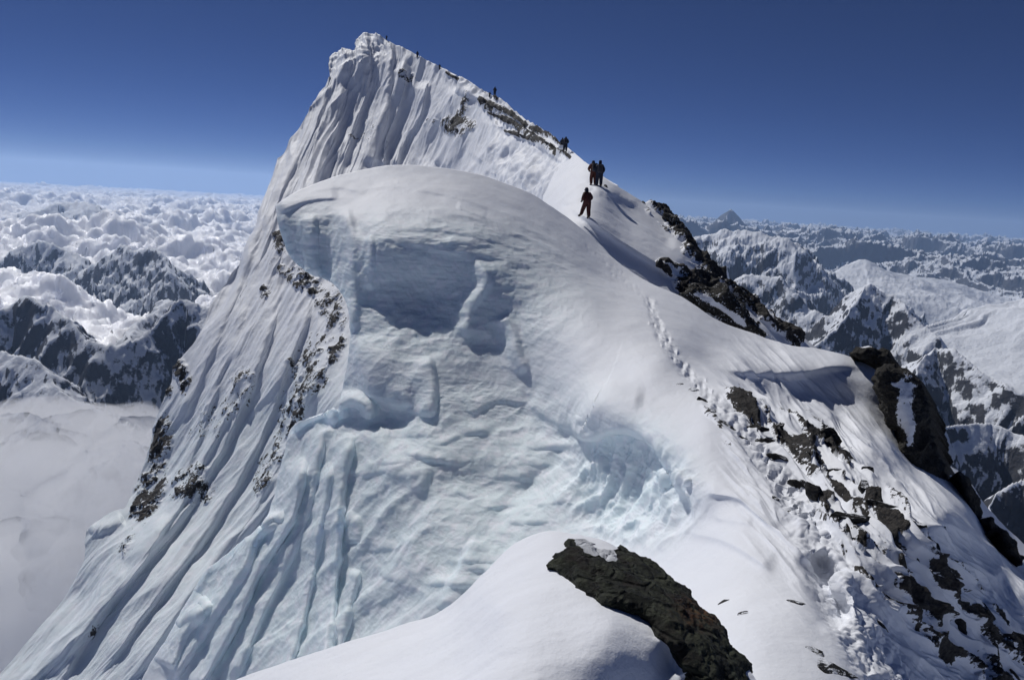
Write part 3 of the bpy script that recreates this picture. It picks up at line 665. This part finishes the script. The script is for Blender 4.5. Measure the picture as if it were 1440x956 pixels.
def make_climber(suitmat, pose, pack=True):
    """pose: joint dict; local +Y is where the figure faces, z up, feet on z=0"""
    J = dict(pel=(0, 0, .93), wa=(0, .02, 1.08), ch=(0, .06, 1.28), nk=(0, .10, 1.46), hd=(0, .14, 1.58), ht=(0, .15, 1.70),
             hl=(-.10, 0, .90), kl=(-.13, .10, .50), al=(-.13, 0, .09), tl=(-.13, .16, .05), hr=(.10, 0, .90), kr=(.13, .06, .50), ar=(.13, -.08, .09), tr=(.14, .08, .05),
             sl=(-.19, .07, 1.38), el=(-.28, .06, 1.12), wl=(-.25, .24, .98), sr=(.19, .07, 1.38), er=(.28, .06, 1.12), wr=(.25, .24, .98))
    J.update(pose); names = list(J); V = [J[k] for k in names]; ix = {k: i for i, k in enumerate(names)}
    E = [('pel', 'wa'), ('wa', 'ch'), ('ch', 'nk'), ('nk', 'hd'), ('hd', 'ht'), ('pel', 'hl'), ('hl', 'kl'), ('kl', 'al'), ('al', 'tl'), ('pel', 'hr'), ('hr', 'kr'), ('kr', 'ar'), ('ar', 'tr'), ('ch', 'sl'), ('sl', 'el'), ('el', 'wl'), ('ch', 'sr'), ('sr', 'er'), ('er', 'wr')]
    rb = dict(pel=.13, wa=.12, ch=.14, nk=.06, hd=.09, ht=.075, hl=.09, kl=.06, al=.045, tl=.04, hr=.09, kr=.06, ar=.045, tr=.04, sl=.06, el=.045, wl=.032, sr=.06, er=.045, wr=.032)
    body = skin('person', V, [(ix[a], ix[b]) for a, b in E], [rb[k] for k in names], M_SKIN, root=ix['pel'])
    # puffy down suit: the same skeleton without head, feet and hands
    rs = dict(pel=.24, wa=.24, ch=.25, nk=.13, hl=.165, kl=.13, al=.105, hr=.165, kr=.13, ar=.105, sl=.13, el=.105, wl=.07, sr=.13, er=.105, wr=.07)
    sn = list(rs); si = {k: i for i, k in enumerate(sn)}
    skin('down_suit', [J[k] for k in sn], [(si[a], si[b]) for a, b in E if a in si and b in si], [rs[k] for k in sn], suitmat, body, root=0)
    hd = Vector(J['hd']); nk = Vector(J['nk']); ht = Vector(J['ht']); f = Vector((0, 1, 0))
    skin('hood', [tuple(nk-f*.02), tuple(hd-f*.03+Vector((0, 0, .03))), tuple(ht-f*.02+Vector((0, 0, .05)))], [(0, 1), (1, 2)], [.09, .12, .055], M_NAVY, body, root=1)
    g = box_part('goggles', (.17, .05, .07), tuple(hd+f*.085+Vector((0, 0, .02))), M_LENS, body)
    box_part('nose', (.03, .04, .04), tuple(hd+f*.10+Vector((0, 0, -.03))), M_SKIN, body, bevel=.4)
    for a, t in (('al', 'tl'), ('ar', 'tr')):
        A_, T_ = Vector(J[a]), Vector(J[t]); d_ = (T_-A_).normalized()
        bt = skin('boot', [tuple(A_+Vector((0, 0, .12))), tuple(A_), tuple(A_+(T_-A_)*.5), tuple(T_+d_*.05)], [(0, 1), (1, 2), (2, 3)], [.085, .08, .07, .06], M_BLACK, body, root=1)
    for e, w_ in (('el', 'wl'), ('er', 'wr')):
        W_ = Vector(J[w_]); d_ = (W_-Vector(J[e])).normalized(); s_ = Vector((0, 0, 1)).cross(d_).normalized()
        vs = [tuple(W_)]; es = []; rr = [.045]
        vs.append(tuple(W_+d_*.07)); es.append((0, 1)); rr.append(.048)
        for k in range(4):
            o_ = s_*(.033*(k-1.5)*.9); vs += [tuple(W_+d_*.12+o_), tuple(W_+d_*(.17-.012*abs(k-1.3))+o_*1.1+Vector((0, 0, -.02)))]; es += [(1, len(vs)-2), (len(vs)-2, len(vs)-1)]; rr += [.014, .012]
        vs.append(tuple(W_+d_*.08+s_*(.07 if w_ == 'wl' else -.07)*-1)); es.append((0, len(vs)-1)); rr.append(.016)
        skin('glove', vs, es, rr, M_BLACK, body, root=0, sub=1)
    if pack:
        c = (Vector(J['ch'])+Vector(J['wa']))*.5; lean = math.atan2(J['nk'][1]-J['wa'][1], J['nk'][2]-J['wa'][2])
        pk = box_part('backpack', (.32, .20, .44), tuple(c+Vector((0, -.28, -.02))), M_PACK, body, (-lean, 0, 0))
        box_part('lid', (.32, .24, .12), tuple(c+Vector((0, -.25, .22))), M_PACK, pk, (-lean, 0, 0))
        for sx in (-1, 1): box_part('strap', (.05, .03, .40), (sx*.13, c.y+.20, c.z+.12), M_BLACK, pk, (-lean, 0, 0))
    return body
def put(body, patch, px, py, face, label, group=None, scale=1.0, lift=-.06):
    p = patch.depth_at(px, py) if patch is not None else None
    body.location = Vector(p)+Vector((0, 0, lift)); body.rotation_euler = (0, 0, math.radians(face)); body.scale = (scale,)*3
    return tag(body, label, 'person', group)
def dup(root):
    r = root.copy(); COL.objects.link(r)
    for ch in list(root.children):
        c = ch.copy(); COL.objects.link(c); c.parent = r
        for g in list(ch.children):
            d = g.copy(); COL.objects.link(d); d.parent = c
    return r
walk = dict(kl=(-.17, .16, .52), al=(-.32, .10, .14), tl=(-.36, .26, .12), kr=(.10, -.02, .48), ar=(.06, -.20, .05), tr=(.06, -.05, .02), el=(-.30, .0, 1.14), wl=(-.26, .18, 1.0), er=(.30, .04, 1.15), wr=(.24, .24, 1.02))
bend = dict(nk=(0, .26, 1.40), hd=(0, .34, 1.50), ht=(0, .37, 1.61), ch=(0, .17, 1.25), wa=(0, .05, 1.07), sl=(-.19, .19, 1.34), sr=(.19, .19, 1.34), el=(-.30, .26, 1.10), wl=(-.22, .42, 1.0), er=(.30, .26, 1.10), wr=(.22, .42, 1.0))
walk.update(nk=(0, .16, 1.44), hd=(0, .22, 1.57), ht=(0, .24, 1.70), ch=(0, .10, 1.27))
c1 = make_climber(M_MAROON, walk, pack=False); put(c1, C, 824, 306, 25, 'person in a dark maroon down suit stepping along the edge of the near dome', lift=-.03)
c2 = make_climber(M_BROWN, bend); put(c2, C, 834, 261, 10, 'person in a brownish red down suit on the crest, left one of the close pair', 'climbers on the ridge')
c3 = make_climber(M_NAVY, {}); put(c3, C, 842, 262, 0, 'person in dark navy clothing on the crest, right one of the close pair', 'climbers on the ridge')
far = [(803,223,'dark clad person bending on the crest beside a small white bundle', 1, 1.0),(792,213,'dark clad person just above the white bundle on the crest', 0, .8),(700,141,'dark clad person standing alone against the sky midway up the crest', 0, 1.0),(688,137,'low dark figure of a person beside the standing one midway up the crest', 1, .7),
       (616,97,'dark clad person small on the upper crest, second below the summit', 0, .85),(585,81,'dark clad person small on the upper crest, first below the summit', 0, 1.0),(546,61,'tiny dark clad person crouching closest to the summit', 1, .75)]
srcs = [c3, None]
c4 = make_climber(M_NAVY, bend); srcs[1] = c4
first = True
for x, y, lb, kd, sc_ in far:
    b2 = c4 if (kd == 1 and first) else dup(srcs[kd])
    if kd == 1: first = False
    k = np.argmin((S.px-x)**2+(S.py-y)**2)
    put(b2, S, x, y, random.uniform(-20, 20), lb, 'climbers on the ridge', sc_, lift=0)
# white bundle beside the bending climber
V, F = rock_verts(5, 3, 8); b_ = mesh_obj('bundle', V*np.array([.55, .4, .32]), F, M_WHITE); b_.location = Vector(S.depth_at(798, 219))+Vector((0, 0, .3)); tag(b_, 'small white bundle on the crest between two dark climbers', 'bundle')

# =================================================================== far mountains
def mat_mountain(name, unit, lo=.50, hi=.72, rock0=(.035, .034, .036), rock1=(.10, .09, .085)):
    m, nt, out = new_mat(name); b = NB(nt); oc = b.obj()
    geo = b.n('ShaderNodeNewGeometry'); sx = b.n('ShaderNodeSeparateXYZ'); nt.links.new(geo.outputs['Normal'], sx.inputs[0])
    n1 = b.noise(1/unit, 8, .65, oc); n2 = b.noise(6/unit, 7, .68, oc)
    f = b.math('ADD', b.math('ADD', sx.outputs['Z'], b.math('MULTIPLY', b.math('SUBTRACT', n1, .5), .35)), b.math('MULTIPLY', b.math('SUBTRACT', n2, .5), .45))
    c = b.mix(n2, rock0, rock1)
    c = b.mix(b.ramp(f, lo, hi), c, (.78, .81, .86))
    dg = b.attr('dirt'); c = b.mix(b.math('MULTIPLY', dg, b.ramp(n1, .3, .7)), c, (.42, .41, .40))
    nm = b.bump(b.math('ADD', n1, b.math('MULTIPLY', n2, .4)), .6, unit*.25)
    p = b.principled(c, .75, nm, .2); nt.links.new(p.outputs[0], out.inputs[0]); return m
def crestw(P): P = np.array(P, float); return at(P[:, 0], P[:, 1], P[:, 2]*1000.0)
def height_field(name, az0, az1, r0_, r1_, na, nr, ridges, base, noise, mat, label, lg=True, dirt=None, spur=(.45, 600.), post=None):
    az = np.radians(np.linspace(az0, az1, na)); r = np.geomspace(r0_, r1_, nr) if lg else np.linspace(r0_, r1_, nr)
    A_, R_ = np.meshgrid(az, r); X, Y = R_*np.sin(A_), R_*np.cos(A_)
    P = np.stack([X, Y, X*0], -1)
    h = base(X, Y, R_, A_); rf = np.ones(X.shape); cd = np.full(X.shape, 1e9)
    for pl, sl, wob in ridges:
        W_ = crestw(pl); W_ = np.stack([np.interp(np.linspace(0, 1, 40), np.linspace(0, 1, len(W_)), W_[:, k]) for k in range(3)], 1)
        lam = wob
        Xw = X+lam*.55*fbm(P/lam/2, 4); Yw = Y+lam*.55*fbm(P/lam/2+33, 4)
        best = np.full(X.shape, 1e18); zc = np.zeros(X.shape); pr = np.zeros(X.shape); L = 0
        for i in range(len(W_)-1):
            a, b = W_[i], W_[i+1]; d = b-a; l2 = d[0]**2+d[1]**2
            t = np.clip(((Xw-a[0])*d[0]+(Yw-a[1])*d[1])/l2, 0, 1)
            dd = (Xw-a[0]-t*d[0])**2+(Yw-a[1]-t*d[1])**2; m_ = dd < best
            best = np.where(m_, dd, best); zc = np.where(m_, a[2]+t*d[2], zc); pr = np.where(m_, L+t*math.sqrt(l2), pr); L += math.sqrt(l2)
        ds = np.sqrt(best)
        sp = 1+spur[0]*(np.abs(perlin(np.stack([pr/lam, ds/(lam*4), X*0+lam], -1)))*2-.6)+.16*(ridged(np.stack([pr/(lam*.28), ds/(lam*2.5), X*0+3.3], -1), 3)-.5)
        hh = zc - sl*ds*sp*(1-.25*np.clip(ds/6000, 0, 1))
        cd = np.where(hh > h, ds, cd); rf = np.where(hh > h, np.clip((sl-.3)/.4, .12, 1), rf); h = np.maximum(h, hh)
    h = h + rf*noise(P, R_, h)*np.clip(.4+cd/600, 0, 1)
    if post is not None: h = post(X, Y, R_, A_, h)
    P[..., 2] = h - R_**2/1.48e7
    o = mesh_obj(name, P.reshape(-1, 3), grid_faces(na, nr), mat, attrs={'dirt': dirt(X, Y, R_, h) if dirt is not None else X*0})
    return tag(o, label, 'mountain', kind='structure'), (A_, R_, h)
M_FAR = mat_mountain('far_mountain', 700, .84, .93, (.04, .042, .05), (.09, .09, .10)); M_MID = mat_mountain('mid_mountain', 200, .57, .65, (.02, .022, .028), (.065, .065, .072)); M_LEFT = mat_mountain('dark_mountain', 160, .56, .66, (.025, .027, .035), (.07, .07, .08))
# right hand side: peaks, glacier basin
RR = [([(900,345,17),(950,338,16),(986,332,15),(1018,323,14.5),(1082,330,14),(1102,348,13.6),(1112,392,13),(1120,430,12.4)], .7, 900),
      ([(940,420,10.5),(1010,408,10.4),(1060,388,10.2),(1104,389,10),(1128,425,9.7),(1160,447,9.4)], 1.2, 420),
      ([(1140,392,19),(1180,372,18.5),(1205,361,18),(1245,376,18.3),(1300,388,19),(1345,392,20)], .40, 1500),
      ([(1060,560,6.2),(1110,512,6.5),(1150,482,6.8),(1176,452,7),(1200,426,7.2),(1222,399,7.6),(1262,419,7.4),(1282,442,7.1),(1306,462,6.9),(1328,486,6.7),(1345,520,6.4)], 1.2, 330),
      ([(1222,600,4.6),(1262,560,4.8),(1290,512,5.1),(1320,488,5.3),(1345,490,5.2),(1372,512,5.0),(1405,540,4.8),(1440,556,4.7),(1520,580,4.4)], 1.3, 240),
      ([(1270,640,3.4),(1320,598,3.7),(1380,592,3.8),(1440,610,3.7),(1540,650,3.4)], 1.4, 200),
      ([(1350,760,2.6),(1400,690,2.9),(1440,672,2.9),(1540,690,2.8)], 1.4, 150),
      ([(1300,462,12),(1390,440,11.5),(1440,420,11),(1540,400,10)], .35, 700),
      ([(1030,325,44),(1034,289,46),(1046,311,45),(1075,322,44),(1086,311,45),(1100,326,46)], 1.5, 2200), ([(960,330,48),(1000,316,46),(1034,289,46)], 1.4, 2200)]
def baseR(X, Y, R, A):
    z = np.where(R < 8000, -3200+(R-2000)/6000*1050, -2150.)
    z = np.maximum(z, -3200)
    P = np.stack([X/15000, Y/10000, X*0], -1)
    fr = ridged(P+.3*fbm(P*2, 3)[..., None], 8, g=.56); env = sstep(24000, 34000, R)
    return z + env*(fr*3300-1350) + sstep(60000, 180000, R)*350
noiseR = lambda P, R, h: (np.clip(R/9000, .3, 1.3)*(210*(ridged((P+160*fbm(P/700, 2)[..., None])/1500, 7, g=.6)-.5)+150*(ridged((P+60*fbm(P/300, 2)[..., None])/460, 5, g=.6)-.5)+55*(ridged(P/150, 4)-.5)))*(1-.9*sstep(-1960, -2140, h)*(R < 24000))
oR, _ = height_field('mountain_range', 6, 44, 1900, 26500, 1000, 850, [r for r in RR if r[2] < 2000], baseR, noiseR, M_MID, 'snowy mountain range with a dark pyramidal peak and a pale glacier basin',
    dirt=lambda X, Y, R, h: sstep(-2000, -2120, h)*(R < 22000)*.95)
height_field('far_mountains', 4, 46, 26000, 165000, 1100, 420, [r for r in RR if r[2] > 2000], baseR, lambda P, R, h: 420*(ridged((P+300*fbm(P/900, 2)[..., None])/1800, 6, g=.6)-.5), M_FAR, 'distant hazy blue jagged mountains along the right horizon')
# left hand side: mountains rising out of the cloud
LL = [([(-200,560,6.2),(-60,470,6.4),(5,432,6.6),(22,426,6.7),(40,414,6.7),(58,420,6.6),(90,448,6.4),(120,472,6.3),(150,486,6.2),(170,488,6.2),(200,470,6.4),(235,440,6.6),(262,422,6.8),(285,428,6.8),(330,450,6.6)], 1.35, 260),
      ([(-40,480,5.2),(40,505,5.0),(90,540,4.8),(130,565,4.7),(180,620,4.5)], 1.2, 220),
      ([(168,487,6.4),(190,458,7.4),(215,440,8.0),(240,420,8.8)], 1.1, 260),
      ([(-40,385,14),(0,366,14),(30,345,14),(60,338,14),(95,350,14),(118,374,13.5)], 1.1, 500),
      ([(128,372,13),(160,344,13),(190,350,12.8),(222,350,12.6),(232,380,12)], 1.2, 500),
      ([(-20,315,22),(40,300,22),(80,284,23),(115,280,23),(122,292,22)], .6, 900)]
oL, _ = height_field('mountain', -52, -9, 3600, 30000, 700, 600, LL, lambda X, Y, R, A: X*0-3300., lambda P, R, h: (150*(ridged((P+80*fbm(P/400, 2)[..., None])/1000, 7, g=.6)-.5)+110*(ridged(P/300, 5, g=.6)-.5)+40*(ridged(P/110, 4)-.5))*np.clip(R/7000, .5, 2), M_LEFT, 'dark snow streaked mountains rising through the sea of cloud')
# valley ground under everything
na = 200; az = np.linspace(0, 2*math.pi, na); rr = np.geomspace(500, 168000, 60); A_, R_ = np.meshgrid(az, rr)
P = np.stack([R_*np.sin(A_), R_*np.cos(A_), -3600+120*fbm(np.stack([R_*np.sin(A_)/4000, R_*np.cos(A_)/4000, A_*0], -1), 3)-R_**2/1.48e7], -1)
tag(mesh_obj('ground', P.reshape(-1, 3), grid_faces(na, 60), M_FAR, attrs={'dirt': A_*0}), 'snowy valley ground far below the ridge', 'ground', kind='structure')

# =================================================================== sea of cloud
m, nt_, out_ = new_mat('cloud'); b_ = NB(nt_); oc_ = b_.obj()
n1 = b_.noise(.004, 8, .62, oc_)
p_ = b_.principled((.97, .97, .98), 1.0, b_.bump(n1, .25, 60), 0.0); p_.inputs['Subsurface Weight'].default_value = 1; p_.inputs['Subsurface Radius'].default_value = (1, 1, 1); p_.inputs['Subsurface Scale'].default_value = 220; p_.subsurface_method = 'BURLEY'; nt_.links.new(p_.outputs[0], out_.inputs[0]); M_CLOUD = m
az = np.radians(np.linspace(-56, 4, 1000)); rr = np.geomspace(6500, 165000, 800); A_, R_ = np.meshgrid(az, rr)
X, Y = R_*np.sin(A_), R_*np.cos(A_); P = np.stack([X, Y, X*0], -1)
wv = np.stack([fbm(P/2600, 3), fbm(P/2600+50, 3), X*0], -1)*900
bl = np.clip(billow((P+wv)/1900, 1)*1.6, 0, 1)**.75+.42*np.clip(billow((P+wv)/800+7, 1)*1.6, 0, 1)**.7+.40*np.clip(billow((P+wv*.5)/330+3, 2)*1.8, 0, 1)**.7; big = fbm(P/7000+3, 3)
zc = -1800+560*(bl-.5)*(.6+.9*np.clip(fbm(P/9000+9, 2)+.4, 0, 1))+420*big+(170*billow((P+wv*.2)/150, 3)*sstep(34000, 8000, R_))
def hole(px, py, D, rad, dep):
    w_ = at(px, py, D*1000.); return dep*np.exp(-((X-w_[0])**2+(Y-w_[1])**2)/(rad*1000)**2)
for a in ((60,360,13.2,.9,700),(30,370,13.2,.8,500),(180,380,12.0,1.0,1000),(185,420,10.5,.8,900),(200,450,9.2,.6,700),(80,300,21,1.5,700),(20,315,20,1.4,500)): zc = zc - hole(*a)
for a in ((110,395,11.0,1.3,-420),(80,420,9.5,.9,-300),(20,430,9.5,.9,-250),(240,430,9.5,.9,-350),(110,320,17,2.0,-450)): zc = zc - hole(*a)
zc = zc*(1-sstep(30000, 150000, R_)) + sstep(30000, 150000, R_)*(-1650+(zc+1650)*.8)
zc = zc - 1900*sstep(7700, 6700, R_) - R_**2/1.48e7
P[..., 2] = zc
Nn = normals(P); Nn *= np.sign(Nn[..., 2:3]); P += Nn*((150*fbm(P/420, 3)+60*fbm(P/130+5, 3))*sstep(60000, 12000, R_)*sstep(6600, 7600, R_))[..., None]
tag(mesh_obj('clouds', P.reshape(-1, 3), grid_faces(1000, 800), M_CLOUD), 'sea of bright billowing cloud reaching the horizon on the left', 'clouds', kind='stuff')
# =================================================================== mist bank, low left: closed bodies of even vapour
m, nt_, out_ = new_mat('mist'); pv = nt_.nodes.new('ShaderNodeVolumePrincipled'); pv.inputs['Color'].default_value = (1, 1, 1, 1); pv.inputs['Density'].default_value = .0045; pv.inputs['Anisotropy'].default_value = 0
nt_.links.new(pv.outputs[0], out_.inputs['Volume']); M_MIST = m
VV, FF = [], []; b0 = 0
for i, (x, y, D, rx, ry) in enumerate([(60,760,3.3,.62,.42),(150,640,3.7,.42,.22),(60,620,3.9,.42,.20),(-60,700,3.5,.5,.4),(10,900,3.0,.6,.45),(180,760,3.2,.38,.36),(230,700,3.6,.4,.36)]):
    c = at(x, y, D*1000.); V, F = _IC[5]
    d_ = 1+.5*(billow(V*1.3+i*7, 4)-.3)+.2*billow(V*5+i, 3)
    VV.append(V*d_[:, None]*np.array([rx, rx*.9, ry])*1000+c); FF.append(F+b0); b0 += len(V)
tag(mesh_obj('mist', np.concatenate(VV), np.concatenate(FF), M_MIST), 'soft bright mist bank drifting below the left flank of the peak', 'mist', kind='stuff')
# =================================================================== haze
m, nt_, out_ = new_mat('haze_air'); pv = nt_.nodes.new('ShaderNodeVolumePrincipled'); pv.inputs['Color'].default_value = (.45, .65, 1, 1); pv.inputs['Density'].default_value = 1.15e-5; pv.inputs['Anisotropy'].default_value = .2
nt_.links.new(pv.outputs[0], out_.inputs['Volume'])
hz = np.array([[sx*170000, sy*170000, z] for z in (-5700, 1000) for sy in (-1, 1) for sx in (-1, 1)], float)
tag(mesh_obj('haze', hz, np.array([[0,2,3,1],[4,5,7,6],[0,1,5,4],[2,6,7,3],[0,4,6,2],[1,3,7,5]]), m, smooth=False), 'thin blue haze in the far air', 'haze', kind='stuff')
